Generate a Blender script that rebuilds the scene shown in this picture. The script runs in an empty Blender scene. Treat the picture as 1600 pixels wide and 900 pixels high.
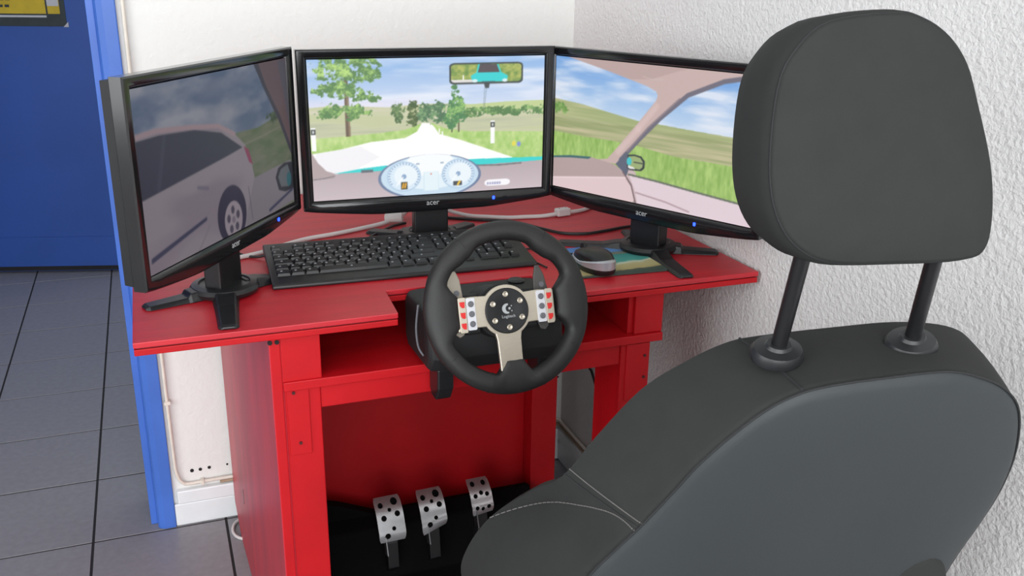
import bpy, bmesh, math, random
import numpy as np
from mathutils import Vector, Matrix
random.seed(7)
sc = bpy.context.scene
COL = sc.collection
PI = math.pi

# ------------------------------------------------------------------ camera
CAM = (-0.9651, -2.1348, 1.3030)
Rr = Vector((0.9355, -0.3530, 0.0137)); Ru = Vector((0.1033, 0.3103, 0.9450)); Rf = Vector((0.3378, 0.8827, -0.3268))
cd = bpy.data.cameras.new('camera'); cam = bpy.data.objects.new('camera', cd); COL.objects.link(cam)
m = Matrix((Rr, Ru, -Rf)).transposed().to_4x4(); m.translation = CAM
cam.matrix_world = m
cd.sensor_width = 36.0; cd.lens = 1480.0 / 1600.0 * 36.0; cd.clip_start = 0.02
sc.camera = cam

# ------------------------------------------------------------------ world, light, exposure
w = bpy.data.worlds.new('world'); sc.world = w; w.use_nodes = True
bg = w.node_tree.nodes['Background']; bg.inputs[0].default_value = (0.86, 0.93, 1.0, 1); bg.inputs[1].default_value = 1.0
def area(name, loc, target, sx, sy, power, col):
    d = bpy.data.lights.new(name, 'AREA'); d.shape = 'RECTANGLE'; d.size = sx; d.size_y = sy; d.energy = power; d.color = col
    o = bpy.data.objects.new(name, d); COL.objects.link(o); o.location = loc
    o.rotation_euler = (Vector(target) - Vector(loc)).to_track_quat('-Z', 'Y').to_euler(); return o
area('window_daylight', (-1.35, -4.42, 1.55), (-1.0, 0.0, 0.75), 3.0, 1.9, 105, (0.97, 0.99, 1.0))
area('side_window_daylight', (-2.93, -2.3, 1.45), (-.6, -.9, .8), 1.7, 1.5, 34, (0.97, 0.99, 1.0))
vs = sc.view_settings
vs.view_transform = 'Standard'; vs.look = 'None'; vs.gamma = 1.0; vs.use_curve_mapping = False; vs.exposure = 0.0

# ------------------------------------------------------------------ materials
def lin(c):
    return tuple(((x / 255) / 12.92 if x / 255 <= .04045 else ((x / 255 + .055) / 1.055) ** 2.4) for x in c)
def nodes(name):
    mt = bpy.data.materials.new(name); mt.use_nodes = True
    nt = mt.node_tree; return mt, nt, nt.nodes['Principled BSDF']
def mat(name, rgb, rough=.5, metal=0.0, spec=.5, var=0.0, vscale=8.0, bump=0.0, bscale=60.0, bdist=.002, stretch=(1, 1, 1), coat=0.0, detail=4.0):
    mt, nt, b = nodes(name); c = lin(rgb)
    b.inputs['Base Color'].default_value = (*c, 1); b.inputs['Roughness'].default_value = rough
    b.inputs['Metallic'].default_value = metal; b.inputs['Specular IOR Level'].default_value = spec
    if coat: b.inputs['Coat Weight'].default_value = coat; b.inputs['Coat Roughness'].default_value = .12
    tc = nt.nodes.new('ShaderNodeTexCoord'); mp = nt.nodes.new('ShaderNodeMapping'); mp.inputs['Scale'].default_value = stretch
    nt.links.new(tc.outputs['Object'], mp.inputs[0])
    if var:
        n = nt.nodes.new('ShaderNodeTexNoise'); n.inputs['Scale'].default_value = vscale; n.inputs['Detail'].default_value = detail
        r = nt.nodes.new('ShaderNodeValToRGB'); r.color_ramp.elements[0].position = .3; r.color_ramp.elements[1].position = .7
        r.color_ramp.elements[0].color = (*[x * (1 - var) for x in c], 1); r.color_ramp.elements[1].color = (*[min(1, x * (1 + var)) for x in c], 1)
        nt.links.new(mp.outputs[0], n.inputs[0]); nt.links.new(n.outputs[0], r.inputs[0]); nt.links.new(r.outputs[0], b.inputs['Base Color'])
    if bump:
        n = nt.nodes.new('ShaderNodeTexNoise'); n.inputs['Scale'].default_value = bscale; n.inputs['Detail'].default_value = detail
        bp = nt.nodes.new('ShaderNodeBump'); bp.inputs['Strength'].default_value = bump; bp.inputs['Distance'].default_value = bdist
        nt.links.new(mp.outputs[0], n.inputs[0]); nt.links.new(n.outputs[0], bp.inputs['Height']); nt.links.new(bp.outputs[0], b.inputs['Normal'])
    return mt
def emit(name, rgb, s):
    mt, nt, b = nodes(name); b.inputs['Base Color'].default_value = (*lin(rgb), 1)
    b.inputs['Emission Color'].default_value = (*lin(rgb), 1); b.inputs['Emission Strength'].default_value = s; return mt

def stucco(name, rgb, strength, scale):
    mt, nt, b = nodes(name); b.inputs['Roughness'].default_value = .85; b.inputs['Base Color'].default_value = (*lin(rgb), 1)
    b.inputs['Specular IOR Level'].default_value = .2
    tc = nt.nodes.new('ShaderNodeTexCoord')
    n1 = nt.nodes.new('ShaderNodeTexNoise'); n1.inputs['Scale'].default_value = scale; n1.inputs['Detail'].default_value = 4; n1.inputs['Roughness'].default_value = .55; n1.inputs['Distortion'].default_value = .35
    n2 = nt.nodes.new('ShaderNodeTexNoise'); n2.inputs['Scale'].default_value = scale * .3; n2.inputs['Detail'].default_value = 2
    mx = nt.nodes.new('ShaderNodeMath'); mx.operation = 'MULTIPLY_ADD'; mx.inputs[1].default_value = .5
    bp = nt.nodes.new('ShaderNodeBump'); bp.inputs['Strength'].default_value = strength; bp.inputs['Distance'].default_value = .009
    nt.links.new(tc.outputs['Object'], n1.inputs[0]); nt.links.new(tc.outputs['Object'], n2.inputs[0])
    nt.links.new(n2.outputs[0], mx.inputs[0]); nt.links.new(n1.outputs[0], mx.inputs[2])
    nt.links.new(mx.outputs[0], bp.inputs['Height']); nt.links.new(bp.outputs[0], b.inputs['Normal'])
    return mt

M = {}
M['wall'] = stucco('white_stucco', (232, 232, 229), .22, 60)
M['wall_rough'] = stucco('rough_white_stucco', (230, 228, 227), .5, 125)
M['wall_plain'] = mat('plain_white_paint', (230, 230, 228), .8)
M['ceil'] = mat('ceiling_paint', (235, 235, 232), .9)
M['skirt'] = mat('white_gloss_skirting', (232, 236, 238), .3, var=.03, vscale=20)
M['grout'] = mat('dark_grout', (36, 34, 36), .9)
M['tile'] = mat('grey_floor_tile', (138, 136, 140), .38, var=.07, vscale=60, bump=.08, bscale=90, bdist=.001)
M['blue'] = mat('blue_door_paint', (38, 78, 156), .5, var=.10, vscale=3)
M['blue_frame'] = mat('blue_frame_paint', (68, 110, 196), .4, var=.08, vscale=9, bump=.15, bscale=25)
M['pipe'] = mat('cream_painted_pipe', (226, 218, 206), .5, var=.08, vscale=30)
M['copper'] = mat('brown_pipe', (168, 140, 116), .5)
M['red'] = mat('red_painted_plywood', (178, 9, 20), .5, spec=.35, var=.14, vscale=5, stretch=(1, 5, 1), bump=.10, bscale=40)
M['red_top'] = mat('red_painted_tabletop', (186, 20, 36), .46, spec=.7, var=.12, vscale=6, stretch=(1, 6, 1), bump=.10, bscale=30)
M['red_panel'] = mat('red_sheen_side_panel', (186, 34, 52), .42, spec=.9, var=.2, vscale=14, stretch=(1, 1, .22), bump=.12, bscale=24)  # paler, pinker red puts the panel's whitish sheen into the base colour
M['screw'] = mat('dark_screw', (70, 16, 18), .5)
M['hole'] = mat('dark_hole', (30, 28, 28), .9)
M['steel'] = mat('steel', (190, 190, 192), .3, metal=1)
M['gloss'] = mat('glossy_black_plastic', (22, 22, 24), .16, coat=.3)
M['black'] = mat('black_plastic', (24, 24, 26), .38)
M['mblack'] = mat('matte_black_plastic', (21, 21, 23), .6, bump=.05, bscale=300)
M['grip'] = mat('black_leather_grip', (30, 29, 29), .55, bump=.2, bscale=260, bdist=.001)
M['key'] = mat('black_key', (14, 14, 16), .45)
M['kbody'] = mat('charcoal_keyboard_shell', (28, 27, 28), .42)
M['legend'] = mat('white_legend', (150, 150, 158), .5)
M['logo'] = mat('silver_print', (170, 172, 174), .4)
M['alu'] = mat('brushed_champagne_aluminium', (196, 186, 170), .38, metal=.75, var=.05, vscale=80, stretch=(1, 1, 12))
M['pedal'] = mat('brushed_pedal_steel', (222, 222, 224), .34, metal=.9, var=.06, vscale=90, stretch=(12, 1, 1))
M['paddle'] = mat('shaded_paddle_metal', (150, 142, 130), .5, metal=.6)  # left paddle metal, darkened to carry the shadow behind the wheel
M['paddle_dark'] = mat('dark_paddle_metal', (84, 82, 80), .5, metal=.5)
M['panelw'] = mat('silver_button_panel', (205, 205, 210), .35)
M['redbtn'] = mat('red_button', (206, 30, 28), .35)
M['greybtn'] = mat('grey_button', (96, 96, 102), .35)
M['led'] = emit('blue_led', (30, 60, 255), 6.0)
M['cable_w'] = mat('white_cable', (214, 208, 206), .5)
M['cable_b'] = mat('black_cable', (24, 23, 24), .5)
M['mouse_silver'] = mat('silver_mouse_trim', (176, 178, 184), .3, metal=.5)
M['fab'] = mat('charcoal_seat_fabric', (46, 47, 46), .85, var=.05, vscale=40, bump=.12, bscale=700, bdist=.0008, spec=.25)
M['fab_back'] = mat('grey_seat_back_vinyl', (51, 55, 57), .55, var=.03, vscale=6, bump=.1, bscale=600, bdist=.0008, spec=.35)
M['seam'] = mat('dark_seam', (36, 37, 38), .8)
M['thread'] = mat('grey_thread', (112, 109, 106), .7)
M['collar'] = mat('black_collar', (34, 35, 37), .4)
M['yellow'] = mat('poster_yellow', (196, 168, 36), .6, var=.12, vscale=14)
M['poster'] = mat('poster_dark_green', (40, 50, 52), .6, var=.2, vscale=20)
M['posterw'] = mat('poster_pale', (186, 186, 190), .6)
M['foot_mat'] = mat('black_rubber', (8, 7, 8), .85, spec=.12)

def pad_material():
    mt, nt, b = nodes('beach_print_mat'); b.inputs['Roughness'].default_value = .7
    tc = nt.nodes.new('ShaderNodeTexCoord'); sp = nt.nodes.new('ShaderNodeSeparateXYZ'); nt.links.new(tc.outputs['Object'], sp.inputs[0])
    n = nt.nodes.new('ShaderNodeTexNoise'); n.inputs['Scale'].default_value = 22; nt.links.new(tc.outputs['Object'], n.inputs[0])
    a = nt.nodes.new('ShaderNodeMath'); a.operation = 'MULTIPLY_ADD'; a.inputs[1].default_value = .035; nt.links.new(n.outputs[0], a.inputs[0])
    s = nt.nodes.new('ShaderNodeMath'); s.operation = 'MULTIPLY_ADD'; s.inputs[1].default_value = -.16; nt.links.new(sp.outputs[0], s.inputs[0]); nt.links.new(sp.outputs[1], s.inputs[2]); nt.links.new(s.outputs[0], a.inputs[2])
    r = nt.nodes.new('ShaderNodeMapRange'); r.inputs[1].default_value = -.07; r.inputs[2].default_value = .10; nt.links.new(a.outputs[0], r.inputs[0])
    cr = nt.nodes.new('ShaderNodeValToRGB'); e = cr.color_ramp.elements
    e[0].position = 0; e[0].color = (*lin((52, 66, 60)), 1); e[1].position = 1; e[1].color = (*lin((78, 120, 184)), 1)
    for p, c in ((.10, (60, 72, 62)), (.14, (166, 152, 104)), (.30, (176, 168, 124)), (.36, (190, 200, 180)), (.40, (70, 150, 140)), (.60, (50, 130, 128)), (.64, (116, 118, 96)), (.70, (104, 112, 104)), (.74, (88, 132, 188))):
        k = e.new(p); k.color = (*lin(c), 1)
    nt.links.new(r.outputs[0], cr.inputs[0]); nt.links.new(cr.outputs[0], b.inputs['Base Color']); return mt
M['beach'] = pad_material()

# ------------------------------------------------------------------ mesh helpers
class MB:
    def __init__(s): s.v = []; s.f = []
    def add(s, V, F):
        o = len(s.v); s.v += [tuple(p) for p in V]; s.f += [tuple(i + o for i in f) for f in F]; return s
    def box(s, x0, x1, y0, y1, z0, z1):
        return s.add([(x0, y0, z0), (x1, y0, z0), (x1, y1, z0), (x0, y1, z0), (x0, y0, z1), (x1, y0, z1), (x1, y1, z1), (x0, y1, z1)],
                     [(0, 3, 2, 1), (4, 5, 6, 7), (0, 1, 5, 4), (1, 2, 6, 5), (2, 3, 7, 6), (3, 0, 4, 7)])
    def prism(s, poly, a, b, axis='z'):   # poly of 2D points extruded along an axis
        n = len(poly)
        def P(p, h):
            return {'z': (p[0], p[1], h), 'y': (p[0], h, p[1]), 'x': (h, p[0], p[1])}[axis]
        V = [P(p, a) for p in poly] + [P(p, b) for p in poly]
        F = [tuple(range(n))[::-1], tuple(range(n, 2 * n))] + [(i, (i + 1) % n, n + (i + 1) % n, n + i) for i in range(n)]
        return s.add(V, F)
    def rings(s, R, cap0=True, cap1=True, closed=True):
        n = len(R[0]); V = [p for r in R for p in r]; F = []
        for k in range(len(R) - 1):
            for i in range(n if closed else n - 1):
                j = (i + 1) % n; F.append((k * n + i, k * n + j, (k + 1) * n + j, (k + 1) * n + i))
        if cap0: F.append(tuple(range(n))[::-1])
        if cap1: F.append(tuple((len(R) - 1) * n + i for i in range(n)))
        return s.add(V, F)
    def tube(s, pts, r, n=10, smooth=6):
        pts = catmull([Vector(p) for p in pts], smooth) if smooth > 1 and len(pts) > 2 else [Vector(p) for p in pts]
        R = []; up = None
        for i, p in enumerate(pts):
            t = (pts[min(i + 1, len(pts) - 1)] - pts[max(i - 1, 0)]).normalized()
            if up is None: up = Vector((0, 0, 1)) if abs(t.z) < .9 else Vector((1, 0, 0))
            a = t.cross(up).normalized(); up = a.cross(t).normalized()
            rr = r[min(len(r) - 1, int(i / max(1, len(pts) - 1) * (len(r) - 1) + .5))] if isinstance(r, (list, tuple)) else r
            R.append([p + (a * math.cos(q) + up * math.sin(q)) * rr for q in [2 * PI * k / n for k in range(n)]])
        return s.rings(R)
    def lathe(s, prof, c=(0, 0, 0), n=32, axis='z'):
        R = []
        for (r, h) in prof:
            R.append([tuple(Vector(c) + Vector({'z': (r * math.cos(q), r * math.sin(q), h), 'y': (r * math.cos(q), h, -r * math.sin(q)), 'x': (h, r * math.cos(q), r * math.sin(q))}[axis])) for q in [2 * PI * k / n for k in range(n)]])
        return s.rings(R)
    def build(s, name, material, parent=None, loc=(0, 0, 0), rot=(0, 0, 0), bevel=0, seg=2, smooth=False, sub=0):
        me = bpy.data.meshes.new(name); me.from_pydata(s.v, [], s.f); 
        bm = bmesh.new(); bm.from_mesh(me); bmesh.ops.recalc_face_normals(bm, faces=bm.faces); bm.to_mesh(me); bm.free()
        me.materials.append(M[material] if isinstance(material, str) else material)
        o = bpy.data.objects.new(name, me); COL.objects.link(o)
        o.location = loc; o.rotation_euler = rot; o.parent = parent
        if smooth:
            me.shade_smooth() if hasattr(me, 'shade_smooth') else [setattr(p, 'use_smooth', True) for p in me.polygons]
            if smooth == 'auto':
                try: me.set_sharp_from_angle(angle=math.radians(40))
                except Exception: pass
        if bevel:
            b = o.modifiers.new('bevel', 'BEVEL'); b.width = bevel; b.segments = seg; b.limit_method = 'ANGLE'; b.angle_limit = math.radians(35)
        if sub:
            q = o.modifiers.new('sub', 'SUBSURF'); q.levels = sub; q.render_levels = sub
        return o
def catmull(P, k, closed=False):
    out = []; n = len(P)
    for i in range(n if closed else n - 1):
        if closed: a, b, c, d = P[(i - 1) % n], P[i], P[(i + 1) % n], P[(i + 2) % n]
        else: a, b, c, d = P[max(i - 1, 0)], P[i], P[i + 1], P[min(i + 2, n - 1)]
        for j in range(k):
            t = j / k
            out.append(.5 * ((2 * b) + (c - a) * t + (2 * a - 5 * b + 4 * c - d) * t * t + (3 * b - a - 3 * c + d) * t ** 3))
    if not closed: out.append(P[-1])
    return out
def tag(o, label, cat, group=None):
    o['label'] = label; o['category'] = cat
    if group: o['group'] = group
    return o
def thing(name, label, cat, loc=(0, 0, 0), rot=(0, 0, 0), group=None):
    o = bpy.data.objects.new(name, None); COL.objects.link(o); o.empty_display_size = .05
    o.location = loc; o.rotation_euler = rot; return tag(o, label, cat, group)
def struct(o): o['kind'] = 'structure'; return o
def rrect(x0, x1, y0, y1, r, k=5):
    P = []
    for cx, cy, a in ((x1 - r, y1 - r, 0), (x0 + r, y1 - r, 90), (x0 + r, y0 + r, 180), (x1 - r, y0 + r, 270)):
        for i in range(k + 1):
            q = math.radians(a + 90 * i / k); P.append((cx + r * math.cos(q), cy + r * math.sin(q)))
    return P
def text(name, body, size, material, parent, loc, rot, ext=.0003):
    c = bpy.data.curves.new(name, 'FONT'); c.body = body; c.size = size; c.extrude = ext; c.align_x = 'CENTER'; c.align_y = 'CENTER'
    o = bpy.data.objects.new(name, c); COL.objects.link(o)
    bpy.context.view_layer.update()
    me = bpy.data.meshes.new_from_object(o.evaluated_get(bpy.context.evaluated_depsgraph_get()))
    bpy.data.objects.remove(o); bpy.data.curves.remove(c)
    me.materials.clear(); me.materials.append(M[material])
    o = bpy.data.objects.new(name, me); COL.objects.link(o); o.parent = parent; o.location = loc; o.rotation_euler = rot; return o
def disc(r, n=16): return [(r * math.cos(2 * PI * i / n), r * math.sin(2 * PI * i / n)) for i in range(n)]

# ------------------------------------------------------------------ setting
T = 0.30
fl = struct(MB().box(-3.0, .2, -4.6, 3.2, -.05, -.0016).build('floor', 'grout'))
tm = None
X2 = -3.983 * T; Y0 = -.0419 * T
rt = random.Random(3)
for i in range(-4, 5):
    for j in range(-8, 8):
        x = X2 + i * T; y = Y0 + j * T
        if x > -.02 or x < -2.6: continue
        if tm is None:
            t0 = MB().box(.003, .297, .003, .297, -.004, 0).build('tile', 'tile', fl, (x, y, 0), bevel=.0006, seg=1); tm = t0.data
        else:
            o = bpy.data.objects.new('tile', tm); COL.objects.link(o); o.parent = fl; o.location = (x, y, rt.uniform(-.0003, .0003))
            bv = o.modifiers.new('bevel', 'BEVEL'); bv.width = .0006; bv.segments = 1
wb = struct(MB().box(-1.009, .12, 0, .14, 0, 2.6).build('wall_back', 'wall'))
for hx, hz, hr in ((-.9609, .1397, .0045), (-.9419, .1396, .004), (-.9212, .1409, .004), (-.8796, .1418, .0025)):
    MB().prism(disc(hr, 12), -.0012, .001, 'y').build('screw_hole', 'hole', wb, (hx, 0, hz))
MB().prism(disc(.003, 10), -.0012, .001, 'y').build('screw_hole', 'hole', wb, (-.0125, 0, .245))
struct(MB().box(0, .14, -4.6, 0, 0, 2.6).build('wall_right', 'wall_rough'))
wl = MB(); wl.box(-3.1, -3.0, -4.6, -3.2, 0, 2.6); wl.box(-3.1, -3.0, -1.4, 0.0, 0, 2.6); wl.box(-3.1, -3.0, -3.2, -1.4, 0, .65); wl.box(-3.1, -3.0, -3.2, -1.4, 2.25, 2.6)
struct(wl.build('wall_left', 'wall_plain'))
struct(MB().box(-3.1, -3.0, 0.0, 3.2, 0, 2.6).build('wall_passage', 'blue'))  # unseen wall, made blue to cut bounce light in the passage
w2 = MB(); w2.box(-3.08, -3.02, -3.2, -3.15, .65, 2.25); w2.box(-3.08, -3.02, -1.45, -1.4, .65, 2.25); w2.box(-3.08, -3.02, -3.2, -1.4, .65, .7); w2.box(-3.08, -3.02, -3.2, -1.4, 2.2, 2.25); w2.box(-3.08, -3.02, -2.32, -2.28, .65, 2.25)
struct(w2.build('window_2', 'wall_plain'))
struct(MB().box(-3.1, .14, 3.2, 3.3, 0, 2.6).build('wall_far', 'blue'))  # out of view; dark blue chosen to keep the passage dim
struct(MB().box(-3.1, .14, -4.6, 3.3, 2.6, 2.7).build('ceiling', 'ceil'))
fw = MB(); fw.box(-3.1, -2.85, -4.7, -4.6, 0, 2.6); fw.box(.05, .14, -4.7, -4.6, 0, 2.6); fw.box(-2.85, .05, -4.7, -4.6, 0, .55); fw.box(-2.85, .05, -4.7, -4.6, 2.5, 2.6)
struct(fw.build('wall_front', 'wall_plain'))
wn = MB(); wn.box(-2.85, -2.80, -4.68, -4.62, .55, 2.5); wn.box(0, .05, -4.68, -4.62, .55, 2.5); wn.box(-1.43, -1.37, -4.68, -4.62, .55, 2.5); wn.box(-2.85, .05, -4.68, -4.62, .55, .6); wn.box(-2.85, .05, -4.68, -4.62, 2.45, 2.5)
struct(wn.build('window_1', 'wall_plain'))
# skirting, two tiers
bb = struct(MB().box(-1.009, -.006, -.010, 0, .001, .060).build('baseboard_back', 'skirt', bevel=.003))
MB().box(-1.0, -.006, -.016, -.0, .062, .097).build('upper_ledge', 'skirt', bb, bevel=.003)
br = struct(MB().box(-.010, 0, -1.6, -.0, .001, .066).build('baseboard_right', 'skirt', bevel=.003))
MB().box(-.014, 0, -1.6, -.0, .068, .100).build('upper_ledge', 'skirt', br, bevel=.003)
# blue frame at the end of the back wall
tf = struct(MB().prism([(-1.034, -.012), (-1.009, -.012), (-1.009, .16), (-1.05, .16), (-1.05, .0), (-1.046, -.006)], .0, 2.1, 'z').build('trim_1', 'blue_frame', bevel=.002))
MB().box(-1.066, -1.05, .02, .06, 0, 2.1).build('door_stop', 'blue_frame', tf, bevel=.002)
# blue door deeper in the passage, standing slightly ajar
da = math.atan2(2.1252 - 2.2628, 1.1418 * -1 + 1.6434)
dr = struct(MB().box(-.75, .62, 0, .045, .008, 2.08).build('door_1', 'blue', None, (-1.6434, 2.2628, 0), (0, 0, da), bevel=.003))
MB().box(-.75, .62, -.004, 0, .01, .16).build('kick_strip', 'blue', dr)
MB().box(-.75, .62, -.006, -.004, .012, .03).build('bottom_seal', 'hole', dr)
ps = thing('poster', 'yellow and dark green notice poster taped to the blue door', 'poster', (-1.6434, 2.2628, 1.03), (0, 0, da))
MB().box(-.20, .418, -.0035, -.001, 0, .45).build('backing_sheet', 'poster', ps)
MB().box(-.19, .345, -.0045, -.0035, .048, .44).build('yellow_panel', 'yellow', ps)
MB().box(.352, .398, -.0045, -.0035, .048, .44).build('yellow_strip', 'yellow', ps)
MB().box(.352, .396, -.0052, -.0045, .078, .20).build('pale_box', 'posterw', ps)
MB().box(-.19, .345, -.0045, -.0035, .034, .042).build('caption_line', 'posterw', ps)
MB().prism([(.405, -.002), (.425, -.002), (.425, .018)], -.005, -.0036, 'y').build('corner_tape', 'posterw', ps)
for k in range(3):
    for q in range(9):
        xx = .0 + q * .024 + (k % 2) * .006
        MB().box(xx, xx + .017, -.0049, -.0045, .072 + k * .026, .082 + k * .026).build('word', 'poster', ps)
# painted pipe round the skirting
pp = thing('wall_pipe', 'thin cream pipe running down beside the blue frame and along the skirting', 'pipe', (-1.0, -.01, 0))
def P(*a): return [(x + 1.0, y + .01, z) for x, y, z in a]
MB().tube(P((-.992, -.012, 2.4), (-.994, -.012, 1.5), (-.997, -.012, .9), (-.999, -.012, .45), (-.998, -.012, .20), (-.996, -.012, .145), (-.985, -.012, .118), (-.965, -.012, .112), (-.9, -.012, .113), (-.5, -.012, .113), (-.06, -.012, .120), (-.03, -.013, .128), (-.014, -.03, .128), (-.013, -.08, .124), (-.013, -.5, .120), (-.013, -1.55, .118)), .0042, 8, 6).build('upper_pipe', 'pipe', pp, smooth=True)
MB().tube(P((-.90, -.010, .104), (-.5, -.010, .104), (-.05, -.010, .108), (-.022, -.013, .112), (-.012, -.03, .112), (-.011, -.08, .109), (-.011, -.5, .107), (-.011, -1.55, .105)), .0038, 8, 6).build('lower_pipe', 'copper', pp, smooth=True)
for x, z, v in ((-.998, .33, 1), (-.997, .52, 1), (-.94, .112, 0), (-.7, .112, 0)):
    (MB().box(-.007, .007, -.007, .01, -.004, .004) if v else MB().box(-.004, .004, -.007, .01, -.006, .006)).build('pipe_clip', 'pipe', pp, (x + 1.0, -.012 + .01, z), bevel=.001)

# ------------------------------------------------------------------ desk
ZD = .80; DX, DY = -.5, -.4
desk = thing('desk', 'red painted plywood gaming desk standing in the corner', 'desk', (DX, DY, 0))
def dbox(name, x0, x1, y0, y1, z0, z1, mt='red', bevel=.0015, parent=None):
    return MB().box(x0 - DX, x1 - DX, y0 - DY, y1 - DY, z0, z1).build(name, mt, parent or desk, bevel=bevel)
XC0, XC1, YC = -.648, -.392, -.725
def topoutline(i): return [(x - DX, y - DY) for x, y in [(-1.021 + i, -.83 + i), (XC0 - i, -.83 + i), (XC0 + .006 - i, YC + i), (XC1 + i, YC + i), (XC1 + i, -.83 + i), (-.009 - i, -.83 + i), (-.009 - i, -.02), (-1.021 + i, -.02)]]
MB().prism(topoutline(0), .7915, ZD).build('top_board', 'red_top', desk, bevel=.0012)
MB().prism(topoutline(.004), .7895, .7916).build('groove_shade', 'screw', desk)  # dark strip painting the shade in the groove between the boards
MB().prism(topoutline(.0005), .780, .7896).build('lower_board', 'red', desk, bevel=.0012)
# left side panel, slightly splayed, its back bottom corner cut away over the skirting
sp = Vector((-.8705, -.022)); ep = Vector((-.8390, -.812)); L = (ep - sp).length
sd = MB().prism([(0, .05), (.09, 0.001), (L, 0.001), (L, .7795), (0, .7795)], -.018, 0, 'x')
side = sd.build('side_panel', 'red_panel', desk, (sp.x - DX, sp.y - DY, 0), (0, 0, math.atan2((ep - sp).y, (ep - sp).x) - PI / 2), bevel=.001)
MB().box(-.0002, .0014, .2245, .2265, .172, .209).build('staple', 'steel', side)
dbox('front_post', -.822, -.767, -.810, -.775, .001, .700)
dbox('corner_block', -.822, -.764, -.813, -.775, .698, .7795)
dbox('post_gap_strip', -.8380, -.8225, -.8130, -.80, .001, .7795, 'red')
dbox('shelf_board', -.822, -.183, -.818, -.43, .690, .705)
dbox('apron_rail', -.767, -.2585, -.808, -.79, .652, .690)
dbox('shelf_back', -.822, -.183, -.445, -.43, .705, .7795)
dbox('shelf_divider', -.245, -.232, -.805, -.445, .705, .7795)
dbox('corner_block', -.236, -.1825, -.8125, -.775, .705, .7795)
leg = dbox('front_leg', -.2585, -.203, -.812, -.715, .001, .690)
dbox('cover_plate', -.249, -.205, -.8145, -.812, .585, .688, 'red', .0008)
for z in (.625, .665):
    MB().prism(disc(.0028, 10), -.0158, -.0120, 'y').build('screw', 'screw', leg, (-.214 - DX, -.80 - DY, z))
plate = dbox('cover_plate', -.818, -.785, -.8125, -.810, .58, .695, 'red', .0008)
for x, z in ((-.808, .685), (-.802, .60)):
    MB().prism(disc(.0026, 10), -.0145, -.0125, 'y').build('screw', 'screw', plate, (x - DX, -.80 - DY, z))
for x in (-.837, -.827):
    MB().prism(disc(.0035, 10), -.015, -.012, 'y').build('nail_hole', 'hole', desk, (x - DX, -.80 - DY, .770))
dbox('rear_leg', -.2585, -.200, -.420, -.355, .001, .690)
dbox('back_panel', -.840, -.2585, -.375, -.360, .03, .690)

# ------------------------------------------------------------------ painted screen pictures
SW, SH = 400, 225
class Canvas:
    def __init__(s, ss=2):
        s.W, s.H = SW * ss, SH * ss; s.ss = ss
        xs = (np.arange(s.W) + .5) / s.W; ys = (np.arange(s.H) + .5) / s.H
        s.X, s.Y = np.meshgrid(xs, ys); s.I = np.zeros((s.H, s.W, 3)); s.rng = np.random.default_rng(5)
    def noise(s, fx, fy, seed, octv=3):
        r = np.random.default_rng(seed); out = 0; amp = 1; tot = 0
        for o in range(octv):
            gx, gy = int(fx * 2 ** o) + 2, int(fy * 2 ** o) + 2; g = r.random((gy + 1, gx + 1))
            x = s.X * (gx - 1); y = s.Y * (gy - 1); xi = x.astype(int); yi = y.astype(int); a = x - xi; b = y - yi
            a = a * a * (3 - 2 * a); b = b * b * (3 - 2 * b)
            v = (g[yi, xi] * (1 - a) + g[yi, xi + 1] * a) * (1 - b) + (g[yi + 1, xi] * (1 - a) + g[yi + 1, xi + 1] * a) * b
            out = out + v * amp; tot += amp; amp *= .55
        return out / tot
    def inpoly(s, P):
        m = np.zeros_like(s.X, bool); n = len(P)
        for i in range(n):
            x0, y0 = P[i]; x1, y1 = P[(i + 1) % n]
            if y0 == y1: continue
            c = ((y0 > s.Y) != (y1 > s.Y)) & (s.X < (x1 - x0) * (s.Y - y0) / (y1 - y0) + x0); m ^= c
        return m
    def fill(s, mask, col, a=1.0):
        col = np.asarray(col, float); a = np.asarray(a, float) * mask
        s.I = s.I * (1 - a[..., None]) + col * a[..., None]
    def mix(s, mask, c0, c1, t):
        c = np.asarray(c0, float) * (1 - t[..., None]) + np.asarray(c1, float) * t[..., None]; s.I[mask] = c[mask]
    def poly(s, P, col, a=1.0): s.fill(s.inpoly(P), col, a)
    def ell(s, cx, cy, rx, ry, col, a=1.0): s.fill(((s.X - cx) / rx) ** 2 + ((s.Y - cy) / ry) ** 2 < 1, col, a)
    def line(s, P, wd, col, a=1.0):
        asp = SW / SH
        for (x0, y0), (x1, y1) in zip(P[:-1], P[1:]):
            dx, dy = (x1 - x0) * asp, y1 - y0; l = dx * dx + dy * dy + 1e-9
            t = np.clip(((s.X - x0) * asp * dx + (s.Y - y0) * dy) / l, 0, 1)
            d = np.hypot((s.X - x0) * asp - t * dx, s.Y - y0 - t * dy); s.fill(d < wd, col, a)
    def below(s, P): return s.Y < np.interp(s.X, [p[0] for p in P], [p[1] for p in P])
    def out(s):
        I = s.I.reshape(SH, s.ss, SW, s.ss, 3).mean((1, 3)); return np.clip(I, 0, 255)
def blob_tree(c, blobs, dark, light, seed, dens=.5):
    n = c.noise(150, 100, seed, 2); k = c.noise(30, 20, seed + 1, 2); e = c.noise(55, 36, seed + 2, 4)
    for bx, by, rx, ry in blobs:
        d = ((c.X - bx) / rx) ** 2 + ((c.Y - by) / ry) ** 2
        mk = d + (e - .5) * 3.0 + (n - .5) * 1.2 < 1 - (1 - dens) * .4
        c.mix(mk, dark, light, np.clip((n - .35) * 1.6 + (k - .5) * 1.6 + (c.Y - by) / ry * .12, 0, 1))

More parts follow.
